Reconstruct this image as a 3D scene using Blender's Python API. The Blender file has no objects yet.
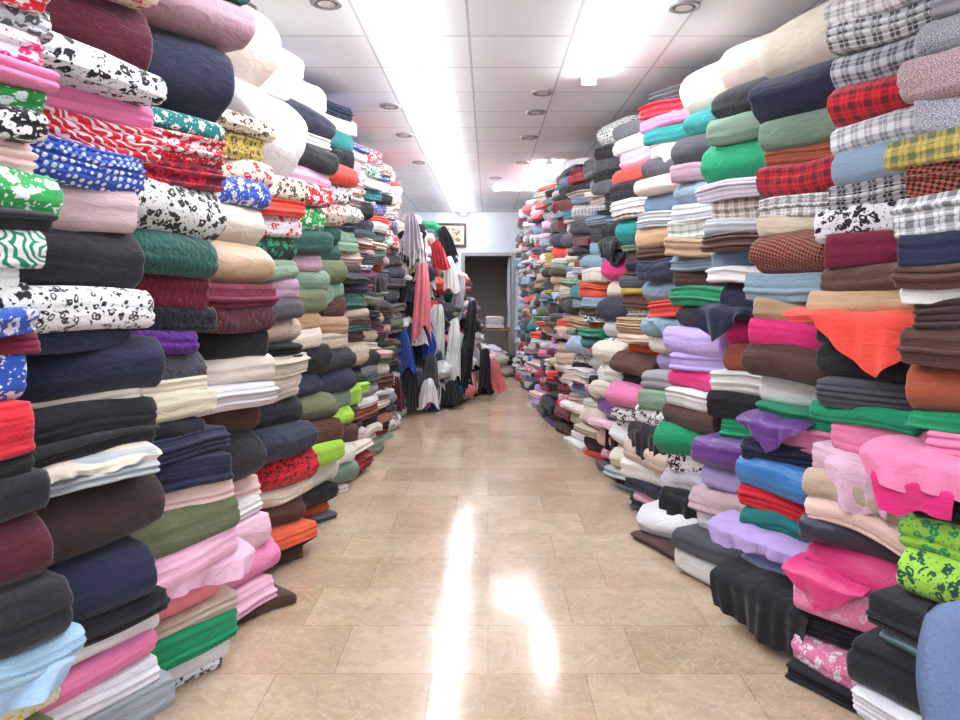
import bpy, math, random, bmesh
import numpy as np
rnd = random.Random(31)
S = bpy.context.scene
COL = S.collection
CEIL = 2.97

def lin(c):
    out=[]
    for v in c[:3]:
        v=v/255.0
        out.append(v/12.92 if v<=0.04045 else ((v+0.055)/1.055)**2.4)
    return tuple(out)+(1.0,)

# ------------------------------------------------------------------ colours
C = dict(white=(226,224,225), cream=(220,208,192), beige=(200,180,160), tan=(176,144,114), brown=(80,52,44),
 dbrown=(60,42,40), black=(30,30,35), navy=(33,37,60), maroon=(108,26,50), dmaroon=(76,22,38), red=(196,32,48),  # black is lifted a little, putting a slight haze into the colour
 pink=(230,130,172), lpink=(232,186,212), hotpink=(212,44,118), salmon=(236,130,138), peach=(232,200,190),
 green=(22,132,90), dgreen=(30,76,68), teal=(28,122,122), lime=(152,200,70), sage=(118,144,124), olive=(98,104,76),
 blue=(40,76,166), lblue=(160,190,220), gblue=(128,152,170), lav=(180,158,214), purple=(90,40,124), grey=(136,136,143),
 lgrey=(188,188,195), dgrey=(74,74,81), mauve=(166,134,150), mustard=(180,152,74), rust=(144,72,52), orange=(222,96,58),
 yellow=(230,200,70), bblue=(34,114,182), plum=(82,34,66), coral=(224,74,62), grn2=(44,148,72), dust=(196,168,172))
CL = {k: lin(v) for k,v in C.items()}

# ------------------------------------------------------------------ node helpers
class NT:
    def __init__(s, name):
        s.m = bpy.data.materials.new(name); s.m.use_nodes=True
        s.t = s.m.node_tree; s.t.nodes.clear()
        s.out = s.n('ShaderNodeOutputMaterial'); s.b = s.n('ShaderNodeBsdfPrincipled')
        s.l(s.b.outputs[0], s.out.inputs[0])
    def n(s, typ, **kw):
        x = s.t.nodes.new(typ)
        for k,v in kw.items(): setattr(x,k,v)
        return x
    def l(s,a,b): s.t.links.new(a,b)
    def val(s, sock, v):
        if isinstance(v, bpy.types.NodeSocket): s.l(v, sock)
        else: sock.default_value = v
    def math(s, op, a, b=0.0, c=0.0, clamp=False):
        x = s.n('ShaderNodeMath', operation=op); x.use_clamp=clamp
        s.val(x.inputs[0],a); s.val(x.inputs[1],b); s.val(x.inputs[2],c)
        return x.outputs[0]
    def mix(s, f, a, b, mode='MIX'):
        x = s.n('ShaderNodeMix', data_type='RGBA', blend_type=mode)
        s.val(x.inputs[0],f); s.val(x.inputs[6],a); s.val(x.inputs[7],b)
        return x.outputs[2]
    def noise(s, vec, scale, detail=2.0, dist=0.0, out=0):
        x = s.n('ShaderNodeTexNoise'); s.l(vec,x.inputs['Vector'])
        x.inputs['Scale'].default_value=scale; x.inputs['Detail'].default_value=detail
        x.inputs['Distortion'].default_value=dist
        return x.outputs[out]
    def mapping(s, vec, scale=(1,1,1), loc=(0,0,0), rot=(0,0,0)):
        x = s.n('ShaderNodeMapping'); s.l(vec,x.inputs[0])
        x.inputs['Scale'].default_value=scale; x.inputs['Location'].default_value=loc; x.inputs['Rotation'].default_value=rot
        return x.outputs[0]

def thr(nt, v, t, soft=0.03, inv=False):
    x = nt.n('ShaderNodeMapRange'); nt.l(v, x.inputs[0])
    x.inputs[1].default_value=t-soft; x.inputs[2].default_value=t+soft
    x.inputs[3].default_value = 1.0 if inv else 0.0
    x.inputs[4].default_value = 0.0 if inv else 1.0
    return x.outputs[0]

PATS = ['plain','dots','floral','zebra','plaid','hound','leopard','paisley','tweed','stripes','knit','satin']
CODE = dict(p=0,d=1,f=2,z=3,k=4,h=5,l=6,y=7,t=8,s=9,n=10,a=11)

def fabric(pat):
    nt = NT('fabric_'+pat)
    tc = nt.n('ShaderNodeTexCoord'); uv = tc.outputs['UV']; ob = tc.outputs['Object']
    A = nt.n('ShaderNodeAttribute', attribute_name='colA').outputs['Color']
    B = nt.n('ShaderNodeAttribute', attribute_name='colB').outputs['Color']
    fac = None; strength = 0.28
    def vor(vec, scale, feat='F1', rand=1.0):
        x = nt.n('ShaderNodeTexVoronoi', feature=feat); nt.l(vec,x.inputs['Vector'])
        x.inputs['Scale'].default_value=scale
        if 'Randomness' in x.inputs: x.inputs['Randomness'].default_value=rand
        return x.outputs['Distance']
    def warp(vec, sc, amt):
        nz = nt.n('ShaderNodeTexNoise'); nt.l(vec,nz.inputs['Vector']); nz.inputs['Scale'].default_value=sc
        sub = nt.n('ShaderNodeVectorMath', operation='SUBTRACT'); nt.l(nz.outputs['Color'],sub.inputs[0]); sub.inputs[1].default_value=(.5,.5,.5)
        scl = nt.n('ShaderNodeVectorMath', operation='SCALE'); nt.l(sub.outputs[0],scl.inputs[0]); scl.inputs['Scale'].default_value=amt
        add = nt.n('ShaderNodeVectorMath', operation='ADD'); nt.l(vec,add.inputs[0]); nt.l(scl.outputs[0],add.inputs[1])
        return add.outputs[0]
    if pat=='dots':
        fac = thr(nt, vor(uv, 40, rand=0.35), 0.33, 0.04, inv=True)
    elif pat=='floral':
        w = warp(uv, 45, 0.035)
        f1 = thr(nt, vor(w, 27), 0.42, 0.03, inv=True)
        f2 = thr(nt, vor(warp(uv,70,0.02), 66), 0.24, 0.04, inv=True)
        inner = thr(nt, vor(w, 27), 0.15, 0.03, inv=True)
        fac = nt.math('SUBTRACT', nt.math('MAXIMUM', f1, f2), inner, clamp=True)
    elif pat=='zebra':
        x = nt.n('ShaderNodeTexWave', bands_direction='DIAGONAL'); nt.l(warp(uv,14,0.08), x.inputs['Vector']); x.inputs['Scale'].default_value=14
        x.inputs['Distortion'].default_value=3.0; x.inputs['Detail'].default_value=1.0; x.inputs['Detail Scale'].default_value=3.0
        fac = thr(nt, x.outputs['Fac'], 0.66, 0.06)
    elif pat in ('plaid','stripes'):
        sp = nt.n('ShaderNodeSeparateXYZ'); nt.l(uv, sp.inputs[0])
        def band(v, per, wd, off=0.0):
            f = nt.math('FRACT', nt.math('ADD', nt.math('MULTIPLY', v, 1.0/per), off))
            return nt.math('LESS_THAN', f, wd)
        if pat=='plaid':
            a = band(sp.outputs[0], 0.06, 0.45); b = band(sp.outputs[1], 0.06, 0.45)
            c = band(sp.outputs[0], 0.06, 0.07, 0.3); d = band(sp.outputs[1], 0.06, 0.07, 0.3)
            fac = nt.math('ADD', nt.math('MULTIPLY', nt.math('ADD', a, b), 0.40), nt.math('MULTIPLY', nt.math('MAXIMUM', c, d), 0.4), clamp=True)
        else:
            fac = band(sp.outputs[1], 0.022, 0.4)
    elif pat=='hound':
        x = nt.n('ShaderNodeTexChecker'); nt.l(nt.mapping(uv, rot=(0,0,0.5)), x.inputs['Vector']); x.inputs['Scale'].default_value=80
        fac = x.outputs['Fac']
    elif pat=='leopard':
        v = vor(warp(uv,40,0.02), 38)
        fac = nt.math('MULTIPLY', thr(nt,v,0.40,0.04,inv=True), thr(nt,v,0.2,0.05))
        fac = nt.math('MAXIMUM', fac, thr(nt, nt.noise(uv, 60), 0.62, 0.02))
    elif pat=='paisley':
        v = vor(warp(uv,12,0.06), 16)
        fac = thr(nt, nt.math('SINE', nt.math('MULTIPLY', v, 24.0)), 0.1, 0.15)
    elif pat=='tweed':
        n1 = nt.noise(nt.mapping(uv, scale=(1,2.2,1)), 170, 3)
        fac = thr(nt, n1, 0.5, 0.14); strength=0.4
    base = A if fac is None else nt.mix(fac, A, B)
    nz = nt.noise(ob, 5.0, 3)
    mr = nt.n('ShaderNodeMapRange'); nt.l(nz, mr.inputs[0]); mr.inputs[1].default_value=.3; mr.inputs[2].default_value=.7
    mr.inputs[3].default_value=0.88; mr.inputs[4].default_value=1.08
    m2 = nt.n('ShaderNodeMapRange'); nt.l(nt.noise(uv, 240, 2), m2.inputs[0]); m2.inputs[1].default_value=.3; m2.inputs[2].default_value=.7
    m2.inputs[3].default_value=0.85; m2.inputs[4].default_value=1.12
    col = nt.mix(1.0, base, nt.math('MULTIPLY', mr.outputs[0], m2.outputs[0]), 'MULTIPLY')
    nt.l(col, nt.b.inputs['Base Color'])
    nt.b.inputs['Roughness'].default_value = 0.38 if pat=='satin' else 0.88
    nt.b.inputs['Specular IOR Level'].default_value = 0.5 if pat=='satin' else 0.2
    nt.b.inputs['Sheen Weight'].default_value = 0.18
    nt.b.inputs['Sheen Roughness'].default_value = 0.5
    w1 = nt.noise(nt.mapping(ob, scale=(1.0,0.8,2.2)), 12, 5, 0.8)
    w2 = nt.noise(uv, 260 if pat!='tweed' else 160, 2)
    hgt = nt.math('ADD', w1, nt.math('MULTIPLY', w2, 0.11))
    if pat=='knit':
        v = vor(nt.mapping(uv,scale=(1,.7,1)), 50)
        hgt = nt.math('ADD', hgt, nt.math('MULTIPLY', v, 0.4)); strength=0.45
    bp = nt.n('ShaderNodeBump'); bp.inputs['Strength'].default_value=strength+0.2; bp.inputs['Distance'].default_value=0.026
    nt.l(hgt, bp.inputs['Height']); nt.l(bp.outputs[0], nt.b.inputs['Normal'])
    return nt.m
FAB = [fabric(p) for p in PATS]

def simple(name, col, rough=0.6, metal=0.0, emit=None, es=0.0, bump=0.0):
    nt = NT(name)
    tc = nt.n('ShaderNodeTexCoord')
    nz = nt.noise(tc.outputs['Object'], 9.0, 3)
    mr = nt.n('ShaderNodeMapRange'); nt.l(nz, mr.inputs[0]); mr.inputs[3].default_value=0.93; mr.inputs[4].default_value=1.05
    nt.l(nt.mix(1.0, lin(col), mr.outputs[0], 'MULTIPLY'), nt.b.inputs['Base Color'])
    nt.b.inputs['Roughness'].default_value=rough; nt.b.inputs['Metallic'].default_value=metal
    if emit: nt.b.inputs['Emission Color'].default_value=lin(emit); nt.b.inputs['Emission Strength'].default_value=es
    if bump:
        bp = nt.n('ShaderNodeBump'); bp.inputs['Strength'].default_value=bump; bp.inputs['Distance'].default_value=0.01
        nt.l(nt.noise(tc.outputs['Object'],120,2), bp.inputs['Height']); nt.l(bp.outputs[0], nt.b.inputs['Normal'])
    return nt.m

# ------------------------------------------------------------------ mesh accumulator
class Acc:
    def __init__(s): s.V=[];s.F=[];s.UV=[];s.A=[];s.B=[];s.M=[];s.n=0
    def grid(s, P, U, W, cA, cB, pat, closed):
        nu,nv,_ = P.shape
        nf = nv if closed else nv-1
        i = np.arange(nu-1)[:,None]; j = np.arange(nf)[None,:]; j2=(j+1)%nv
        a=i*nv+j; b=i*nv+j2; c=(i+1)*nv+j2; d=(i+1)*nv+j
        F = np.stack([a,b,c,d],-1).reshape(-1,4)+s.n
        uvs=[]
        for (ii,jj) in ((i,j),(i,j+1),(i+1,j+1),(i+1,j)):
            ii=np.broadcast_to(ii,(nu-1,nf)); jj=np.broadcast_to(jj,(nu-1,nf))
            uvs.append(np.stack([U[ii],W[jj]],-1))
        uv=np.stack(uvs,2).reshape(-1,2)
        s.V.append(P.reshape(-1,3)); s.F.append(F); s.UV.append(uv)
        s.A.append(np.tile(np.array(cA),(nu*nv,1))); s.B.append(np.tile(np.array(cB),(nu*nv,1)))
        s.M.append(np.full(len(F),pat)); s.n+=nu*nv
    def build(s, name):
        V=np.concatenate(s.V).astype(np.float32);F=np.concatenate(s.F).astype(np.int32);UV=np.concatenate(s.UV).astype(np.float32)
        me=bpy.data.meshes.new(name)
        me.vertices.add(len(V)); me.vertices.foreach_set('co',V.ravel())
        me.loops.add(F.size); me.loops.foreach_set('vertex_index',F.ravel())
        me.polygons.add(len(F)); me.polygons.foreach_set('loop_start',np.arange(0,F.size,4,dtype=np.int32))
        for m in FAB: me.materials.append(m)
        me.polygons.foreach_set('material_index',np.concatenate(s.M).astype(np.int32))
        me.polygons.foreach_set('use_smooth',np.ones(len(F),dtype=bool))
        l=me.uv_layers.new(name='UVMap'); l.data.foreach_set('uv',UV.ravel())
        for nm,arr in (('colA',s.A),('colB',s.B)):
            at=me.attributes.new(nm,'FLOAT_COLOR','POINT'); at.data.foreach_set('color',np.concatenate(arr).astype(np.float32).ravel())
        me.update(calc_edges=True); me.validate()
        ob=bpy.data.objects.new(name,me); COL.objects.link(ob); return ob

def vary(c, a=0.14):
    f=1+rnd.uniform(-a,a)
    return tuple(min(1,max(0.002,x*f*(1+rnd.uniform(-.05,.05)))) for x in c[:3])+(1.0,)

def sines(p, n, f0, f1, rs):
    out=np.zeros(p.shape[:-1])
    for _ in range(n):
        k=rs.normal(size=3); k/=np.linalg.norm(k); k*=rs.uniform(f0,f1)
        out+=np.sin(p@k+rs.uniform(0,6.28))
    return out/n

def place(s,t,w,ang):
    """turn a bolt so its front looks a little towards the entrance; tip stays on the pile face"""
    ca,sa=math.cos(ang),math.sin(ang)
    return s*ca+t*sa-w*.5*sa, t*ca-s*sa

def bolt(M, xf, yc, w, z0, h, depth, sgn, kind, cA, cB, pat, hi=True, tilt=0.0, rough=1.0, ang=0.0):
    rs=np.random.RandomState(rnd.randrange(1<<30))
    r=h/2
    L=1
    if kind=='fold': L=max(2,int(round(h/rs.uniform(0.018,0.034))))
    nf = (19 if kind!='fold' else min(6*L+1,37)) if hi else (9 if kind!='fold' else min(4*L+1,17))
    th=np.linspace(-math.pi/2,math.pi/2,nf)
    if kind!='fold':
        q=np.sin(th); zf=r+r*q
        big=h>0.15
        rf=r*(rs.uniform(0.7,1.0) if big else rs.uniform(.35,.7))
        sf=-rf*(np.abs(q)**(2.2 if big else 3.4))
        for _ in range(2):
            q0=rs.uniform(-.8,.8); sf=sf-rs.uniform(.003,.010)*np.exp(-((q-q0)/.09)**2)+rs.uniform(-.008,.008)*(q>q0)
    else:
        zf=np.linspace(0,h,nf); q=(zf-r)/r
        rf=r*rs.uniform(0.12,0.4)
        sf=-rf*(np.abs(q)**3.0)
        ph=np.abs(np.sin(math.pi*L*zf/h)); lay=np.floor(np.clip(zf/h*L,0,L-1e-6)).astype(int)
        offs=rs.uniform(-0.020,0.013,L)
        sf=sf-0.013*(1-ph**0.6)+offs[lay]*ph
    bs=np.array([-0.3,-0.65,-0.96,-1.0,-1.0,-0.96,-0.65,-0.3])*depth
    bz=np.array([h,h,h,h*.9,h*.1,0,0,0])
    sec_s=np.concatenate([sf,bs]); sec_z=np.concatenate([zf,bz])
    nm=19 if hi else 6
    t_mid=np.linspace(-.5,.5,nm)*w
    capS=[.02,.22,.36,.50,.64,.78,.92,.985]; capO=[.02,.004,.016,.0,.014,-.002,.003,.006]
    if not hi: capS=[.02,.45,.85,.97]; capO=[.01,.0,.003,.006]
    nc=len(capS)
    ts=[t_mid[0]+o for o in capO]; sc=list(capS)
    ts+= [t_mid[0]+0.013]+list(t_mid[1:-1])+[t_mid[-1]-0.013]; sc+=[1.0]*nm
    ts+= [t_mid[-1]-o for o in capO[::-1]]; sc+=capS[::-1]
    ts=np.array(ts); sc=np.array(sc)
    cs=-depth/2; cz=r
    s_=cs+(sec_s[None,:]-cs)*sc[:,None]; z_=cz+(sec_z[None,:]-cz)*sc[:,None]
    t_=np.broadcast_to(ts[:,None],s_.shape).copy()
    p=np.stack([s_,t_,z_],-1)
    amp={'roll':0.0075,'fold':0.0065,'bag':0.03,'loose':0.019}[kind]*rough
    d1=sines(p*np.array([1,1,1.6])+rs.uniform(0,9),5,6,22,rs)
    d2=sines(p*np.array([.6,1,2.0]),5,25,70,rs) if hi else 0
    d3=(1-2.2*np.abs(sines(p*np.array([.5,1,1.7]),3,16,34,rs))) if hi else 0
    front=np.clip((p[...,0]+0.12)/0.12,0,1)
    s2=s_+front*(amp*1.5*d1+amp*0.4*d2+amp*0.3*d3)
    e=np.abs(t_)/(w/2); rg=rs.uniform(.0,.10)
    z2=cz+(z_-cz)*(1-rg*e**3)-rg*.5*r*e**3
    z2=z2+amp*0.8*np.sin(t_*rs.uniform(6,16)+rs.uniform(0,6))*(0.4+front)*0.8-front*0.008*rs.uniform(0,1.5)+front*amp*.25*(d1+d3)
    z2=z2+t_*tilt
    s3,t3=place(s2,t_,w,ang)
    P=np.stack([xf+sgn*s3,yc+t3,np.maximum(z0+z2,0.004)],-1)
    per=np.concatenate([[0],np.cumsum(np.hypot(np.diff(np.append(sec_s,sec_s[0])),np.diff(np.append(sec_z,sec_z[0]))))])
    U=ts.copy(); U[:nc]-=np.linspace(.1,0,nc)
    M.grid(P,U+rs.uniform(0,3),per+rs.uniform(0,3),cA,cB,pat,True)

def drape(M, xf, yc, w, ztop, L, sgn, cA, cB, pat, shape='flat', out=0.02, back=0.12, ang=0.0, wref=.5):
    rs=np.random.RandomState(rnd.randrange(1<<30))
    nu,nv=34,26
    t=np.linspace(-.5,.5,nu)*w
    if shape=='tri':
        c=rs.uniform(-.25,.25); Lt=L*np.clip(1-np.abs(t/w-c)*1.7,0.12,1)
    else:
        Lt=L*(1+0.12*np.sin(t/w*rs.uniform(3,9)+rs.uniform(0,6))+rs.uniform(-.4,.4)*t/w)
    P=np.zeros((nu,nv,3)); k1=rs.uniform(22,45); k2=rs.uniform(50,90); p1,p2=rs.uniform(0,6,2)
    nz=sines(np.stack(np.broadcast_arrays(t[:,None],np.linspace(0,L,nv)[None,:],0.0),-1),4,10,35,rs)
    for j in range(nv):
        v=j/(nv-1)
        if v<0.3:
            q=v/0.3; s=-back+(back+out)*q; zz=ztop-0.03*q**3+0.005*np.sin(t*k1+p1); s=s+0*t+.006*nz[:,j]
        else:
            q=(v-0.3)/0.7; g=0.3+0.7*q
            s=out+0.010*math.sin(min(q*6,1)*1.57)+0.014*g*np.sin(t*k1+p1+q*.9)+0.008*g*np.sin(t*k2+p2)+.01*nz[:,j]
            zz=ztop-0.03-Lt*q+0.006*np.sin(t*k1+p1)
        s3,t3=place(s,t*(1-0.2*max(0,v-.3)),wref,ang)
        P[:,j,0]=xf+sgn*s3; P[:,j,1]=yc+t3; P[:,j,2]=np.maximum(zz,0.006)
    M.grid(P,t+rs.uniform(0,2),np.linspace(0,L+back,nv)+rs.uniform(0,2),cA,cB,pat,False)

def lump(M, c, size, cA, cB, pat, n=24, crump=1.0):
    rs=np.random.RandomState(rnd.randrange(1<<30))
    u=np.linspace(0.03,math.pi-0.03,n*2//3); v=np.linspace(0,2*math.pi,n,endpoint=False)
    d=np.stack([np.sin(u)[:,None]*np.cos(v)[None,:],np.sin(u)[:,None]*np.sin(v)[None,:],np.cos(u)[:,None]+0*v[None,:]],-1)
    f=1+crump*(0.22*sines(d,4,1.5,4,rs)+0.2*(1-2*np.abs(sines(d,3,5,11,rs)))+0.07*sines(d,3,10,20,rs))
    p=d*f[...,None]*np.array(size)*.5
    a=rs.uniform(0,6.28); ca,sa=math.cos(a),math.sin(a)
    p=np.stack([p[...,0]*ca-p[...,1]*sa,p[...,0]*sa+p[...,1]*ca,p[...,2]],-1)+np.array(c)
    p[...,2]=np.maximum(p[...,2],0.004)
    M.grid(p,u*size[0]*.5+rs.uniform(0,3),np.linspace(0,6.28,n+1)*size[0]*.5,cA,cB,pat,True)

def garment(M, top, w0, w1, L, yaw, cA, cB, pat):
    """a cloth hanging from a gathered top, deep vertical folds, ragged hem"""
    rs=np.random.RandomState(rnd.randrange(1<<30))
    nu,nv=40,26; t=np.linspace(-.5,.5,nu); P=np.zeros((nu,nv,3)); ca,sa=math.cos(yaw),math.sin(yaw)
    f=[(rs.uniform(14,40),rs.uniform(0,6),rs.uniform(.3,1)) for _ in range(3)]
    sk=rs.uniform(-.25,.25)
    for j in range(nv):
        q=j/(nv-1); w=w0+(w1-w0)*q**.6
        depth=sum(a*np.sin(k*t+p+q*.8) for k,p,a in f)*.03*(.5+.5*q) - .10*(2*t)**2*(1-.4*q) + .05*math.sin(min(1,q*3)*1.57)
        xx=t*w+sk*q*L; zz=top[2]-L*q*(1+.1*np.sin(t*7+f[0][1]))-.05*(2*np.abs(t))**2
        P[:,j,0]=top[0]+xx*ca+depth*sa; P[:,j,1]=top[1]+xx*sa-depth*ca; P[:,j,2]=np.maximum(zz,.008)
    M.grid(P,t*w1,np.linspace(0,L,nv),cA,cB,pat,False)

# ------------------------------------------------------------------ palettes
def pal(txt):
    out=[]
    for e in txt.split(';'):
        a=e.split(); wt=int(a[0]); out+= [(a[1],a[2] if len(a)>2 else 'p',a[3] if len(a)>3 else 'white')]*wt
    return out
P_L_HI = pal("3 white p;2 white f black;3 cream f red;1 black p;1 navy p;1 dgrey p;2 red f white;1 lpink p;1 green f white;1 teal p;1 beige l black;1 white f green;1 mauve p;1 blue d white;1 lgrey p;1 dgreen p;1 dust p;1 coral p;1 white f pink")
P_L_MID= pal("3 black p;1 navy p;1 dgreen p;1 maroon p;1 olive p;2 sage p;1 mauve p;2 beige p;1 brown p;1 dbrown p;1 cream p;1 dgrey p;1 dust p;1 white f dgrey;1 plum p;1 rust p")
P_L_LO = pal("4 black p;3 cream p;2 white p;1 brown p;1 navy p;1 olive p;1 rust p;1 dust p;1 green p;1 beige p;1 red f black;2 grey p;1 sage p;1 dgrey p;1 lime p;1 white f dgrey")
P_R_HI = pal("3 lgrey t black;2 grey t black;2 white p;1 teal p;2 navy p;3 black p;1 red k black;2 grey k white;1 cream k dgrey;3 gblue p;1 mauve p;1 rust h black;1 sage p;1 maroon p;1 dgreen p;2 cream p;2 dgrey p;1 beige p;1 brown p;1 dust t grey;1 lpink p;1 coral p")
P_R_MID= pal("4 gblue p;2 tan p;2 brown p;1 rust p;2 cream p;2 lgrey p;1 navy p;2 black p;1 coral p;1 teal p;1 olive p;1 mauve p;1 dbrown p;1 white k dgrey;1 orange p;1 green p;1 hotpink p;1 sage p;1 dgrey p;1 lblue p;1 mustard p")
P_R_LO = pal("5 black p;3 white p;1 hotpink p;1 pink p;1 lpink p;1 lav p;1 green p;2 lblue p;1 navy p;2 beige p;1 maroon p;1 purple a;1 teal a;1 red p;1 cream p;2 dgrey p;1 white f black;1 peach p;1 bblue a;1 brown p;1 lgrey p;1 coral p;1 pink f white")

def colface(side, d):
    if side=='L': return -float(np.interp(d,[1,3,7,8.6],[1.04,1.03,1.0,1.0]))
    return float(np.interp(d,[1.5,2.5,3.5,4.5,5.5,7,9,12],[1.36,1.29,1.17,1.05,0.95,0.80,0.62,0.52]))

LC = [
 (1.25,1.82,["0-25 lgrey f dgrey","25-62 white f hotpink","62-82 pink p","82-110 grn2 f white","110-138 black f white","136-172 peach p","170-212 grn2 f white",
   "212-230 black","230-268 white y green","266-288 white","287-313 white f black","313-335 blue f lgrey","334-352 maroon","352-408 blue f white","408-456 red","456-488 black",
   "488-522 black","522-590 dmaroon","590-642 black","642-668 lblue","668-690 lblue","690-730 cream d yellow"]),
 (1.82,2.38,["0-72 dmaroon","72-98 white f black","96-120 pink","122-152 red z white","152-188 blue d white","188-230 dust","232-290 black","290-326 white l black","326-344 navy",
   "345-392 navy","392-402 cream","402-430 black","430-452 black","452-476 lgrey","476-552 dbrown","552-600 navy","600-618 black","618-640 white","640-662 pink","662-690 white"]),
 (2.38,2.95,["0-38 mauve","38-120 navy","120-140 teal f white","138-162 red f white","160-186 maroon f red","186-240 white f black","238-274 dgreen n","274-306 maroon n","306-328 black n","328-350 purple n",
   "350-388 dgrey n","376-392 cream","392-416 cream","416-432 black","432-456 navy","456-480 navy","480-498 peach","498-532 olive","532-562 lpink","562-602 salmon","602-618 beige","618-644 green","644-668 white"]),
 (2.95,3.55,["0-86 cream","86-120 white","120-136 cream f brown","136-160 mustard l black","160-182 cream f red","182-206 blue f white","206-246 cream a","246-284 tan a","284-304 maroon","304-328 dmaroon n",
   "328-356 black","356-382 cream","382-402 white","402-432 brown","432-482 black","482-500 peach","500-520 white","520-548 lpink","548-580 pink","580-600 lpink","600-625 brown"]),
 (3.55,4.2,["30-92 white","92-178 white","178-198 cream f brown","198-214 coral","214-236 white f red","236-262 black f green","262-280 sage","280-300 mauve","300-318 dgrey","318-346 beige n","346-358 black",
   "358-376 cream","376-390 cream","390-402 cream","402-428 black","428-456 navy","456-486 red l black","486-500 cream","500-526 brown","526-540 orange"]),
 (4.2,4.85,["70-112 white","112-134 navy","134-150 white","150-170 black","170-186 lpink","186-205 red f white","205-232 grn2 f white","232-252 dgreen","252-272 mauve","272-292 sage","292-312 olive","312-330 tan","330-350 cream",
   "350-376 black","376-398 navy","398-422 olive","422-442 brown","442-462 lime","462-486 white","486-500 black","500-515 orange"]),
 (4.85,5.5,["90-118 navy","118-132 white","132-148 teal","148-166 black","166-184 coral","184-200 white f black","200-226 cream f red","226-246 dgreen","246-262 dgreen","262-284 olive","284-300 sage","300-318 brown",
   "318-334 tan","334-350 beige","350-372 black","372-392 navy","392-408 sage","408-428 lime","428-444 brown","444-462 white"]),
]
RC = [
 (1.92,2.42,["0-18 grey p","18-62 lgrey t dgrey","62-100 dust t dgrey","100-138 dgrey t lgrey","138-164 mustard k dgreen","164-200 rust h black","200-236 white k black","236-264 navy","264-284 brown","284-298 white",
   "298-330 dbrown","330-364 brown","364-410 rust","410-424 green","424-456 pink","456-492 hotpink","492-520 black","520-548 lime f green","548-598 lime f dgreen","598-625 black","625-650 gblue","650-690 black"]),
 (2.42,2.92,["0-24 grey k white","24-50 dgrey k white","50-86 dgrey k lgrey","86-122 red k black","122-152 grey k white","152-184 gblue","184-208 black k white","208-238 white f black","238-268 maroon","268-290 brown",
   "290-312 tan","312-340 navy","340-378 black","378-402 dgrey","402-418 green","418-448 pink","448-474 lpink","474-500 beige","500-520 peach","520-544 navy a","544-580 hotpink a","580-614 pink f lpink","614-642 black","642-664 pink f white","664-690 black"]),
 (2.92,3.42,["22-80 cream","80-122 navy","122-150 sage","150-172 rust","170-198 red k black","198-218 white k dgrey","218-236 beige","236-276 rust h black","276-300 gblue","300-322 tan","322-346 hotpink","346-376 brown",
   "376-402 white","402-418 green","418-440 pink","440-458 navy","458-484 bblue a","484-504 red","504-524 teal","524-556 lav","556-574 lblue","574-598 white","598-620 black"]),
 (3.42,3.92,["44-92 cream","92-122 black","122-146 sage","146-184 green","184-200 lgrey","200-222 cream k dgrey","222-236 lgrey","236-252 brown","252-268 gblue","268-282 white","282-322 navy","322-346 hotpink","346-372 rust",
   "372-392 white","392-416 black","416-436 green","436-460 purple a","460-488 lav","488-508 dust","508-530 white","530-548 dgrey","548-572 white"]),
 (3.92,4.45,["66-112 cream","112-136 teal","136-166 dgrey","166-182 mauve","182-206 gblue","206-222 lgrey","222-240 cream k gblue","240-256 tan","256-270 gblue","270-288 brown","288-306 green","306-330 black","330-352 lav","352-368 lav",
   "368-388 hotpink","388-404 white","404-424 brown","424-452 green","452-470 white f black","470-488 lgrey","488-510 black","510-534 white"]),
 (4.45,5.0,["82-106 dgrey","106-118 red","118-130 pink","130-144 teal","144-160 white","160-180 dgrey","180-194 cream","194-214 gblue","214-228 lgrey","228-246 tan","246-262 brown","262-280 navy","280-300 gblue","300-316 coral","316-336 gblue","336-352 cream",
   "352-372 lav","372-390 grey","390-408 sage","408-426 white f black","426-444 black","444-462 beige","462-480 white"]),
 (5.0,5.55,["88-138 dgrey t grey","138-152 white","152-168 lpink","168-184 coral","184-200 black","200-214 white"]),
 (5.55,6.1,["112-146 white d black","146-160 black","160-172 dgrey"]),
]
def parse(s):
    a=s.split(); y0,y1=map(float,a[0].split('-'))
    return y0,y1,a[1],(a[2] if len(a)>2 else 'p'),(a[3] if len(a)>3 else 'white')

def pick(side,z):
    z=z+rnd.uniform(-.2,.2)
    if side=='L': P = P_L_HI if z>1.95 else (P_L_MID if z>1.05 else P_L_LO)
    else: P = P_R_HI if z>1.85 else (P_R_MID if z>1.15 else P_R_LO)
    return rnd.choice(P)

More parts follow.
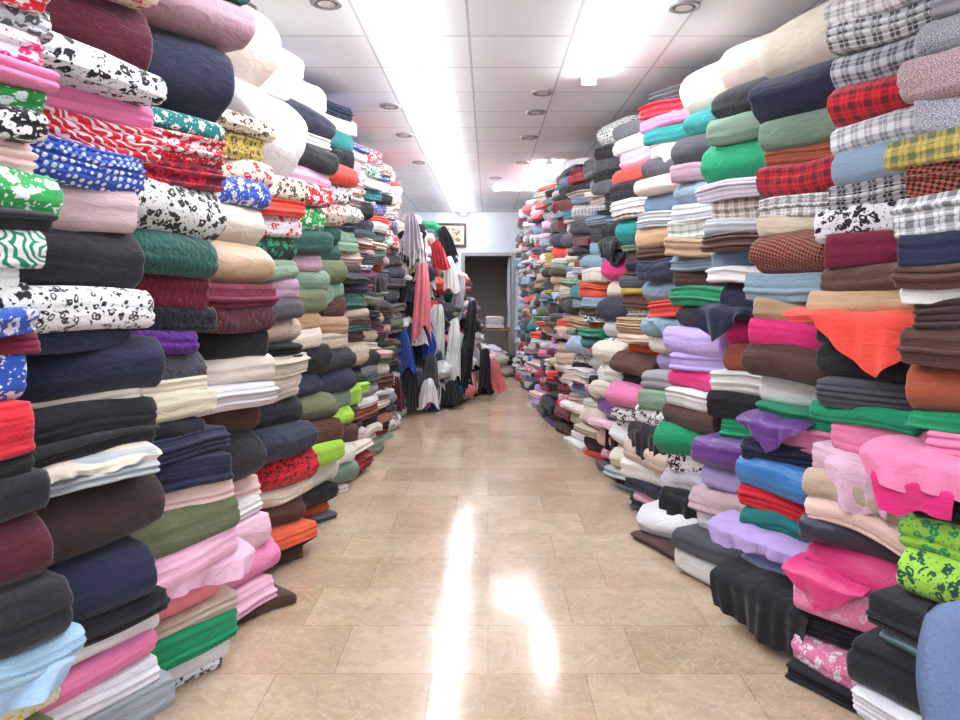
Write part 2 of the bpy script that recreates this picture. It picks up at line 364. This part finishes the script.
def build_col(side, y0, y1, spec, ztop):
    M=Acc(); sgn = 1 if side=='L' else -1
    dc=(y0+y1)/2; yc=dc-.06; hi = dc<7.5
    dm=dc+(.11 if dc<3.7 else .08)
    items=[]
    if spec:
        sp=[parse(s) for s in spec]
        zs=[(1.5+(288-a)*dm/720, 1.5+(288-b)*dm/720, c,p,c2) for a,b,c,p,c2 in sp]
        z=min(zs[0][0],ztop)
        if zs[0][0]>ztop-.25: ztop=min(ztop,zs[0][0])
        while z<ztop-0.06:
            h=min(rnd.uniform(.08,.2),ztop-z); c,p,c2=pick(side,z); items.append((z,h,c,p,c2)); z+=h
        for a,b,c,p,c2 in zs:
            b=max(b,0.0)
            if a>ztop: a=ztop
            if a-b>0.02: items.append((b,a-b,c,p,c2))
        z=min([i[0] for i in items])
    else: z=ztop
    while z>0.03:
        h=rnd.choice([.035,.04,.05,.06,.06,.07,.08,.09,.1,.12,.16])*rnd.uniform(.85,1.2)
        if z-h<0.03: h=z
        c,p,c2=pick(side,z); items.append((z-h,h,c,p,c2)); z-=h
    rs=np.random.RandomState(int(dc*1000)+(5 if side=='R' else 0))
    ph=rs.uniform(0,6,4)
    base_ang = math.radians(30 if side=='L' else 32) if dc<5.5 else math.radians(22)
    for (zb,h,c,p,c2) in items:
        fl=0.0
        flare = (0.06 if side=='L' else (0.15 if dc<4.6 else 0.08))
        if zb<0.9: fl=flare*(1-zb/0.9)
        lean = -0.05*max(0,zb-2.0) if side=='R' and dc<4.6 else (0.32 if 2.2<dc<3.6 and side=='L' else .03)*max(0,zb-2.1)
        messy = 0.055 if zb<1.0 else 0.045
        if side=='R' and zb<1.3: messy=0.07
        if dc>3.4: messy*=1.25
        off=fl+lean+rnd.uniform(-messy,messy*.6)+0.03*math.sin(zb*4+ph[0])
        xf=colface(side,dc)+sgn*off
        if h>0.15 and c in('white',) and p=='p': kind='bag'
        elif h>0.115: kind='roll'
        else: kind=rnd.choice(['roll','fold','fold','roll'] if zb>1.2 else ['fold','fold','fold','loose','roll'])
        if h<0.04: kind='fold'
        if p=='n': kind='roll'
        w=(y1-y0)*rnd.uniform(.84,1.02)
        cA=vary(CL[c]); cB=vary(CL[c2],.05)
        tilt=0.03*math.sin(zb*2.3+ph[1])+rnd.uniform(-.02,.02)
        ang=base_ang+math.radians(rnd.uniform(-12,9))
        yy=yc+rnd.uniform(-.04,.04)
        bolt(M,xf,yy,w,zb-0.003,h*1.1+0.005,0.56,sgn,kind,cA,cB,CODE[p],hi,tilt,1.0,ang)
        pr = (.13 if side=='R' else .05) if zb<1.2 else (.015 if dc<5 else .06)
        if side=='L' and dc<3.8: pr=0
        if side=='R' and dc<3.0: pr*=.3
        if rnd.random()<pr and zb>.12:
            drape(M,xf,yy,w*rnd.uniform(.4,.85),zb+h,h*.8+rnd.uniform(.02,.08),sgn,cA,cB,CODE[p],rnd.choice(['flat','flat','tri']),.012,.1,ang,w)
    return M

cols={}
for i,(a,b,sp) in enumerate(LC): cols['L%d'%i]=build_col('L',a,b,sp,2.88 if i<4 else 2.84)
y=5.5;k=7
while y<8.2:
    wd=rnd.uniform(.42,.66); cols['L%d'%k]=build_col('L',y,y+wd,None,rnd.uniform(2.62,2.84)); y+=wd;k+=1
LEND=y
for i,(a,b,sp) in enumerate(RC):
    cols['R%d'%i]=build_col('R',a,b,sp,[2.86,2.86,2.74,2.78,2.8,2.8,2.75,2.84][i])
y=6.1;k=8
while y<12.9:
    wd=rnd.uniform(.42,.66); cols['R%d'%k]=build_col('R',y,y+wd,None,rnd.uniform(2.62,2.84)); y+=wd;k+=1

A30=math.radians(30)
def hd(key,x,d,w,zt,L,sg,c,p=0,shape='flat',out=.03):
    drape(cols[key],x,d,w,zt,L,sg,CL[c],CL['white'],p,shape,out,.14,A30,.5)
hd('R1',1.20,2.62,.56,1.43,.22,-1,'coral',0,'tri')
hd('R0',1.25,2.2,.48,1.0,.10,-1,'pink',0)
hd('R0',1.22,2.25,.26,.93,.10,-1,'hotpink',0)
hd('R1',1.14,2.7,.34,.44,.12,-1,'hotpink',11,'tri')
hd('R2',1.05,3.15,.5,.44,.06,-1,'lav',0)
hd('R2',1.12,3.15,.36,.94,.12,-1,'purple',11,'tri')
hd('R2',1.02,3.0,.5,.27,.17,-1,'black',0)
hd('R3',1.12,3.7,.4,1.42,.18,-1,'navy',0,'tri')
hd('L2',-.97,2.7,.5,.48,.07,1,'lpink',0)
hd('L0',-1.0,1.5,.5,.66,.06,1,'lblue',0)
hd('L1',-1.02,2.1,.4,1.02,.02,1,'cream',0)
for kk,M in cols.items(): M.build('fabric_bolt_stack')

# ------------------------------------------------------------------ far clothes heap on the left
M=Acc()
hp = pal("6 black p;2 navy p;8 white p;3 dgrey p;3 lgrey p;2 salmon p;1 red p;1 maroon p;3 cream p;1 gblue p;1 blue p;2 lpink p;1 green p;1 white f black;1 dust p;2 beige p;1 coral p")
H0=LEND+.15
def edge(z,d):
    e=np.interp(z,[0,.5,1.2,1.8,2.4],[-.02,-.10,-.26,-.55,-.82])
    if d<10.2: e-= (10.2-d)/(10.2-H0)*np.interp(z,[0,.6,1.5,2.4],[.78,.70,.48,.12])
    return e
for i in range(340):
    d=rnd.uniform(H0+.05,12.0); z=rnd.random()**1.1*2.35
    x=edge(z,d)-.08-(rnd.random()**1.5)*.72
    c,p,c2=rnd.choice(hp); s=rnd.uniform(.2,.4)
    lump(M,(x,d,max(z,.08)),(s,s*1.3,s*.6),vary(CL[c]),CL[c2],CODE[p],22,1.4)
for i in range(190):
    d=rnd.uniform(H0,11.2); z=rnd.uniform(.25,2.35)
    x=edge(z,d)-rnd.uniform(-.02,.12); c,p,c2=rnd.choice(hp); L=min(z,rnd.uniform(.15,.42))
    garment(M,(x,d-.12,z),rnd.uniform(.06,.16),rnd.uniform(.16,.32),L,rnd.uniform(-.1,1.0),vary(CL[c]),CL[c2],CODE[p])
def gp(px,py,d,w,Lpx,c,yaw=.3):
    garment(M,((px-488)*d/720,d,1.5+(288-py)*d/720),.12,w,Lpx*d/720,yaw,vary(CL[c]),CL['white'],0)
for a in [(424,262,8.35,.24,70,'salmon'),(412,212,8.4,.26,40,'lgrey'),(418,232,8.45,.2,30,'white'),(437,240,8.9,.22,28,'red'),(450,256,9.2,.22,34,'white'),(444,226,9.3,.24,30,'black'),
   (462,276,9.5,.2,44,'lgrey'),(456,318,9.1,.24,62,'white'),(474,300,9.6,.2,66,'black'),(470,338,9.3,.22,52,'black'),(486,348,9.6,.2,42,'black'),(494,358,9.8,.2,32,'salmon'),
   (404,330,8.3,.2,40,'blue'),(410,366,8.35,.28,40,'black'),(432,352,8.6,.2,30,'dgrey'),(395,376,8.2,.24,32,'maroon'),(440,304,8.8,.2,50,'white'),(430,378,8.5,.26,26,'white'),(452,380,8.9,.26,22,'black')]:
    gp(*a)
for i in range(26):
    d=rnd.uniform(12.1,12.9); x=rnd.uniform(-.5,.3); c=rnd.choice(['white','white','cream','lgrey','lpink','black','coral'])
    lump(M,(x,d,rnd.uniform(.05,.35)),(.34,.38,.2),vary(CL[c]),CL['white'],0,22,1.4)
M.build('clothes_heap')

# ------------------------------------------------------------------ helpers for solid parts
def boxes(name, bl, mats, bevel=0.0, parent=None):
    V=[];F=[];MI=[]
    for (x0,x1,y0,y1,z0,z1,mi) in bl:
        n=len(V); V+=[(x0,y0,z0),(x1,y0,z0),(x1,y1,z0),(x0,y1,z0),(x0,y0,z1),(x1,y0,z1),(x1,y1,z1),(x0,y1,z1)]
        F+=[(n,n+3,n+2,n+1),(n+4,n+5,n+6,n+7),(n,n+1,n+5,n+4),(n+1,n+2,n+6,n+5),(n+2,n+3,n+7,n+6),(n+3,n,n+4,n+7)]; MI+=[mi]*6
    me=bpy.data.meshes.new(name); me.from_pydata(V,[],F)
    for m in mats: me.materials.append(m)
    me.polygons.foreach_set('material_index',MI); me.update()
    ob=bpy.data.objects.new(name,me); COL.objects.link(ob)
    if bevel:
        b=ob.modifiers.new('bevel','BEVEL'); b.width=bevel; b.segments=2
    if parent: ob.parent=parent
    return ob

def lathe(name, prof, mats, seg=32, loc=(0,0,0), mi=None, parent=None):
    V=[];F=[];MI=[]
    for r,z in prof:
        for k in range(seg):
            a=2*math.pi*k/seg; V.append((r*math.cos(a),r*math.sin(a),z))
    for i in range(len(prof)-1):
        for k in range(seg):
            F.append((i*seg+k,i*seg+(k+1)%seg,(i+1)*seg+(k+1)%seg,(i+1)*seg+k)); MI.append(mi[i] if mi else 0)
    me=bpy.data.meshes.new(name); me.from_pydata(V,[],F)
    for m in mats: me.materials.append(m)
    me.polygons.foreach_set('material_index',MI); me.polygons.foreach_set('use_smooth',[True]*len(F)); me.update()
    ob=bpy.data.objects.new(name,me); ob.location=loc; COL.objects.link(ob)
    if parent: ob.parent=parent
    return ob

# ------------------------------------------------------------------ room shell
def floor_mat():
    nt=NT('polished_marble_tiles'); tc=nt.n('ShaderNodeTexCoord'); ob=tc.outputs['Object']
    br=nt.n('ShaderNodeTexBrick'); nt.l(ob,br.inputs['Vector']); br.offset=.37; br.offset_frequency=2
    br.inputs['Scale'].default_value=1.0; br.inputs['Brick Width'].default_value=.6; br.inputs['Row Height'].default_value=.4
    br.inputs['Mortar Size'].default_value=.0024; br.inputs['Mortar Smooth'].default_value=.3; br.inputs['Bias'].default_value=0
    br.inputs['Color1'].default_value=lin((202,181,155)); br.inputs['Color2'].default_value=lin((180,156,129)); br.inputs['Mortar'].default_value=lin((156,132,110))
    n1=nt.noise(ob,2.6,6,1.5); n2=nt.noise(ob,7,6,2.5)
    m1=nt.n('ShaderNodeMapRange'); nt.l(n1,m1.inputs[0]); m1.inputs[1].default_value=.35; m1.inputs[2].default_value=.65; m1.inputs[3].default_value=.88; m1.inputs[4].default_value=1.06
    c=nt.mix(1.0,br.outputs['Color'],m1.outputs[0],'MULTIPLY')
    vein=nt.math('ABSOLUTE',nt.math('SUBTRACT',n2,.5)); vf=thr(nt,vein,.016,.016,inv=True)
    c=nt.mix(nt.math('MULTIPLY',vf,.35),c,lin((224,208,186)))
    sp=thr(nt,nt.noise(ob,20,5),.6,.06); c=nt.mix(nt.math('MULTIPLY',sp,.25),c,lin((150,122,96)))
    nt.l(c,nt.b.inputs['Base Color'])
    r=nt.n('ShaderNodeMapRange'); nt.l(nt.noise(ob,2.2,4),r.inputs[0]); r.inputs[3].default_value=.08; r.inputs[4].default_value=.2
    nt.l(r.outputs[0],nt.b.inputs['Roughness']); nt.b.inputs['Specular IOR Level'].default_value=.75
    bp=nt.n('ShaderNodeBump'); bp.inputs['Strength'].default_value=.15; bp.inputs['Distance'].default_value=.001
    nt.l(nt.math('SUBTRACT',1.0,br.outputs['Fac']),bp.inputs['Height']); nt.l(bp.outputs[0],nt.b.inputs['Normal'])
    return nt.m
def ceil_mat():
    nt=NT('suspended_ceiling_tiles'); tc=nt.n('ShaderNodeTexCoord'); ob=tc.outputs['Object']
    br=nt.n('ShaderNodeTexBrick'); nt.l(nt.mapping(ob,loc=(0.11,0,0)),br.inputs['Vector']); br.offset=0; br.squash=1
    br.inputs['Scale'].default_value=1; br.inputs['Brick Width'].default_value=.6; br.inputs['Row Height'].default_value=.6
    br.inputs['Mortar Size'].default_value=.008; br.inputs['Mortar Smooth'].default_value=.1
    br.inputs['Color1'].default_value=lin((238,240,244)); br.inputs['Color2'].default_value=lin((232,234,239)); br.inputs['Mortar'].default_value=lin((194,195,202))
    nt.l(br.outputs['Color'],nt.b.inputs['Base Color']); nt.b.inputs['Roughness'].default_value=.7
    bp=nt.n('ShaderNodeBump'); bp.inputs['Strength'].default_value=.3; bp.inputs['Distance'].default_value=.003
    nt.l(nt.math('ADD',br.outputs['Fac'],nt.math('MULTIPLY',nt.noise(ob,90,2),.3)),bp.inputs['Height']); nt.l(bp.outputs[0],nt.b.inputs['Normal'])
    return nt.m
WALL=simple('white_plaster',(228,232,238),.8,bump=.1)
XL,XR,YF,YB=-2.0,2.2,-3.0,14.0
boxes('floor',[(XL-.1,XR+.1,YF-.1,YB+3,-.1,0,0)],[floor_mat()])
boxes('ceiling',[(XL-.1,XR+.1,YF-.1,YB+3,CEIL,CEIL+.1,0)],[ceil_mat()])
boxes('wall_left',[(XL-.1,XL,YF,YB,0,CEIL,0)],[WALL])
boxes('wall_right',[(XR,XR+.1,YF,YB,0,CEIL,0)],[WALL])
boxes('wall_front',[(XL-.1,-1.7,YF-.1,YF,0,CEIL,0),(1.9,XR+.1,YF-.1,YF,0,CEIL,0),(-1.7,1.9,YF-.1,YF,0,.3,0),(-1.7,1.9,YF-.1,YF,2.6,CEIL,0)],[WALL])
AL=simple('added_window_aluminium',(170,172,176),.35,.8)
boxes('added_window_1',[(-1.7,1.9,YF-.08,YF-.02,.3,.36,0),(-1.7,1.9,YF-.08,YF-.02,2.54,2.6,0),(-1.7,-1.64,YF-.08,YF-.02,.36,2.54,0),(1.84,1.9,YF-.08,YF-.02,.36,2.54,0),(.07,.13,YF-.08,YF-.02,.36,2.54,0)],[AL],.004)  # unseen window behind the camera, added so daylight brightens the pile fronts
boxes('wall_back',[(XL-.1,-.45,YB,YB+.15,0,CEIL,0),(.45,XR+.1,YB,YB+.15,0,CEIL,0),(-.45,.45,YB,YB+.15,2.12,CEIL,0)],[WALL])
GREY=simple('dim_plaster',(200,190,186),.8)
boxes('wall_passage',[(-.7,-.6,YB+.15,YB+2.6,0,CEIL,0),(.6,.7,YB+.15,YB+2.6,0,CEIL,0),(-.7,.7,YB+2.6,YB+2.7,0,CEIL,0)],[GREY])
TR=simple('grey_frame_paint',(168,164,166),.5)
boxes('trim_1',[(-.52,-.45,YB-.03,YB+.15,0,2.19,0),(.45,.52,YB-.03,YB+.15,0,2.19,0),(-.45,.45,YB-.03,YB+.15,2.12,2.19,0)],[TR],.004)
d=bpy.data.objects.new('door_1',None); COL.objects.link(d)
boxes('leaf',[(.40,.44,YB+.16,YB+1.0,.01,2.1,0)],[simple('door_paint',(215,215,218),.5)],.004,d)
boxes('panel',[(.385,.40,YB+.28,YB+.88,.2,.95,0),(.385,.40,YB+.28,YB+.88,1.1,1.95,0)],[simple('door_panel_paint',(200,200,205),.5)],.004,d)
boxes('handle',[(.33,.385,YB+.86,YB+.89,1.0,1.03,0)],[simple('handle_metal',(160,160,165),.3,1)],.003,d)
boxes('baseboard_left',[(XL,XL+.015,YF,YB,0,.08,0)],[simple('baseboard_tile',(176,146,118),.4)])
boxes('baseboard_right',[(XR-.015,XR,YF,YB,0,.08,0)],[bpy.data.materials['baseboard_tile']])

def print_mat():
    nt=NT('framed_print'); tc=nt.n('ShaderNodeTexCoord'); g=tc.outputs['Object']
    n=nt.noise(g,14,4,1); f=thr(nt,n,.52,.08)
    nt.l(nt.mix(f,lin((205,190,165)),lin((95,80,75))),nt.b.inputs['Base Color']); return nt.m
pf=bpy.data.objects.new('framed_picture',None); COL.objects.link(pf)
fx0,fx1,fz0,fz1=-1.04,-.42,2.3,2.76
FR=simple('dark_wood_frame',(78,52,40),.4)
boxes('frame',[(fx0,fx1,YB-.04,YB-.005,fz0,fz0+.045,0),(fx0,fx1,YB-.04,YB-.005,fz1-.045,fz1,0),(fx0,fx0+.045,YB-.04,YB-.005,fz0+.045,fz1-.045,0),(fx1-.045,fx1,YB-.04,YB-.005,fz0+.045,fz1-.045,0)],[FR],.004,pf)
boxes('mat_board',[(fx0+.045,fx1-.045,YB-.02,YB-.006,fz0+.045,fz1-.045,0)],[simple('mat_board',(222,214,200),.7)],0,pf)
boxes('print',[(fx0+.11,fx1-.11,YB-.024,YB-.018,fz0+.1,fz1-.1,0)],[print_mat()],0,pf)

tb=bpy.data.objects.new('table',None); COL.objects.link(tb)
WD=simple('table_wood',(120,92,70),.5)
TX0,TX1=-.15,.42
boxes('top',[(TX0,TX1,13.15,13.7,.71,.75,0)],[WD],.006,tb)
boxes('legs',[(a,a+.05,b,b+.05,0,.71,0) for a in (TX0+.03,TX1-.08) for b in (13.18,13.62)],[WD],.003,tb)
M=Acc()
for k,(c,h) in enumerate([('white',.07),('lgrey',.06),('cream',.08)]):
    z=.764+sum([.07,.06,.08][:k]); bolt(M,.3,13.42,.42,z,h,.34,1,'fold',CL[c],CL['white'],0,False)
M.build('folded_cloth_stack')

# ------------------------------------------------------------------ lamps
EM=simple('fluorescent_diffuser',(250,250,250),.5,emit=(246,249,255),es=44.0)
BODY=simple('lamp_body_white',(240,240,242),.4)
def batten(x,y,L,cross=False):
    e=bpy.data.objects.new('fluorescent_lamp',None); e.location=(x,y,CEIL); COL.objects.link(e)
    if cross: e.rotation_euler=(0,0,math.pi/2)
    boxes('body',[(-.03,.03,-L/2,L/2,-.016,-.001,0)],[BODY],.004,e)
    V=[];F=[];seg=12;r=.05
    for yy in (-L/2+.01,L/2-.01):
        for k in range(seg+1):
            a=math.pi*k/seg; V.append((r*math.cos(a),yy,-.016-r*.9*math.sin(a)))
    n=seg+1
    for k in range(seg): F.append((k,k+1,n+k+1,n+k))
    F.append(tuple(range(n))); F.append(tuple(range(2*n-1,n-1,-1))); F.append((0,n,2*n-1,n-1))
    me=bpy.data.meshes.new('diffuser'); me.from_pydata(V,[],F); me.materials.append(EM); me.update()
    o=bpy.data.objects.new('diffuser',me); COL.objects.link(o); o.parent=e
    boxes('end_caps',[(-.05,.05,-L/2,-L/2+.009,-.062,-.016,0),(-.05,.05,L/2-.009,L/2,-.062,-.016,0)],[BODY],.003,e)
y=-2.2
while y<13.2:
    batten(-.47,y,1.5); y+=1.53
for y in [-2,-.2,4.25,9.0]:
    batten(.70,y,1.5)
batten(.5,10.4,.85,True)
RIM=simple('downlight_rim',(150,150,156),.35,.3); GL=simple('downlight_glass',(215,212,205),.4); DK=simple('downlight_gap',(70,70,74),.5)
for (x,y) in [(-.83,3.7),(-.79,5.8),(-.8,6.9),(-.8,8.4),(.41,5.4),(.40,6.0),(.40,7.0),(.4,8.4),(1.02,3.75),(.1,9.6)]:
    lathe('downlight',[(.001,-.012),(.045,-.012),(.05,-.004),(.058,-.004),(.064,-.016),(.082,-.012),(.085,-.001)],[RIM,GL,DK],32,(x,y,CEIL),mi=[1,2,2,0,0,0])

# ------------------------------------------------------------------ blue chair (corner, right)
ch=bpy.data.objects.new('blue_chair',None); ch.location=(1.16,1.5,0); ch.rotation_euler=(0,0,math.radians(-8)); COL.objects.link(ch)
BL=simple('blue_upholstery',(92,110,144),.6,bump=.3); MT=simple('chair_metal',(60,60,66),.35,.8)
def pad(name,w,h,th,fn,mat,parent):
    n=20; V=[];F=[]
    for s in (0,1):
        for i in range(n+1):
            for j in range(n+1):
                u=i/n*2-1; v=j/n*2-1
                uu=u*math.sqrt(1-v*v*.28); vv=v*math.sqrt(1-u*u*.28)
                e=max(abs(u),abs(v)); t=th/2*(1-e**6)**.5 if e<1 else 0
                V.append(fn(uu*w/2,vv*h/2,t if s else -t))
    N=(n+1)**2
    for i in range(n):
        for j in range(n):
            a=i*(n+1)+j; F.append((a,a+1,a+n+2,a+n+1)); F.append((N+a,N+a+n+1,N+a+n+2,N+a+1))
    me=bpy.data.meshes.new(name); me.from_pydata(V,[],F); me.materials.append(mat); me.polygons.foreach_set('use_smooth',[True]*len(F)); me.update()
    o=bpy.data.objects.new(name,me); COL.objects.link(o); o.parent=parent
    bm=bmesh.new(); bm.from_mesh(me); bmesh.ops.remove_doubles(bm,verts=bm.verts,dist=1e-5); bmesh.ops.recalc_face_normals(bm,faces=bm.faces); bm.to_mesh(me); bm.free()
pad('backrest',.46,.36,.05,lambda u,v,t:(u,.04+t-.25*u*u+.12*(v+.18),.64+v),BL,ch)
pad('seat',.46,.44,.06,lambda u,v,t:(u,-.22+v,.45+t+.15*u*u),BL,ch)
def rod(name,pts,r,parent):
    cu=bpy.data.curves.new(name,'CURVE'); cu.dimensions='3D'; cu.bevel_depth=r; cu.bevel_resolution=4
    sp=cu.splines.new('POLY'); sp.points.add(len(pts)-1)
    for i,p in enumerate(pts): sp.points[i].co=(*p,1)
    cu.materials.append(MT); o=bpy.data.objects.new(name,cu); COL.objects.link(o); o.parent=parent
for sx in (-1,1):
    rod('frame_%s'%('left' if sx<0 else 'right'),[(sx*.2,-.42,.012),(sx*.17,-.36,.42),(sx*.17,-.02,.42),(sx*.2,.06,.012)],.011,ch)
    rod('back_post_%s'%('left' if sx<0 else 'right'),[(sx*.17,-.05,.42),(sx*.15,.07,.5),(sx*.15,.085,.7)],.011,ch)
rod('crossbar',[(-.17,-.2,.418),(.17,-.2,.418)],.01,ch)

# ------------------------------------------------------------------ world, camera
w=bpy.data.worlds.new('World'); S.world=w; w.use_nodes=True
w.node_tree.nodes['Background'].inputs[0].default_value=(.9,.94,1,1); w.node_tree.nodes['Background'].inputs[1].default_value=2.4
cam=bpy.data.cameras.new('camera'); co=bpy.data.objects.new('camera',cam); COL.objects.link(co)
co.location=(0,0,1.5); co.rotation_euler=(math.pi/2,0,0); cam.lens=27; cam.sensor_width=36
cam.shift_y=-72/960; cam.shift_x=-8/960; cam.clip_start=.05
S.camera=co
S.view_settings.view_transform='Standard'; S.view_settings.look='None'; S.view_settings.exposure=0.0
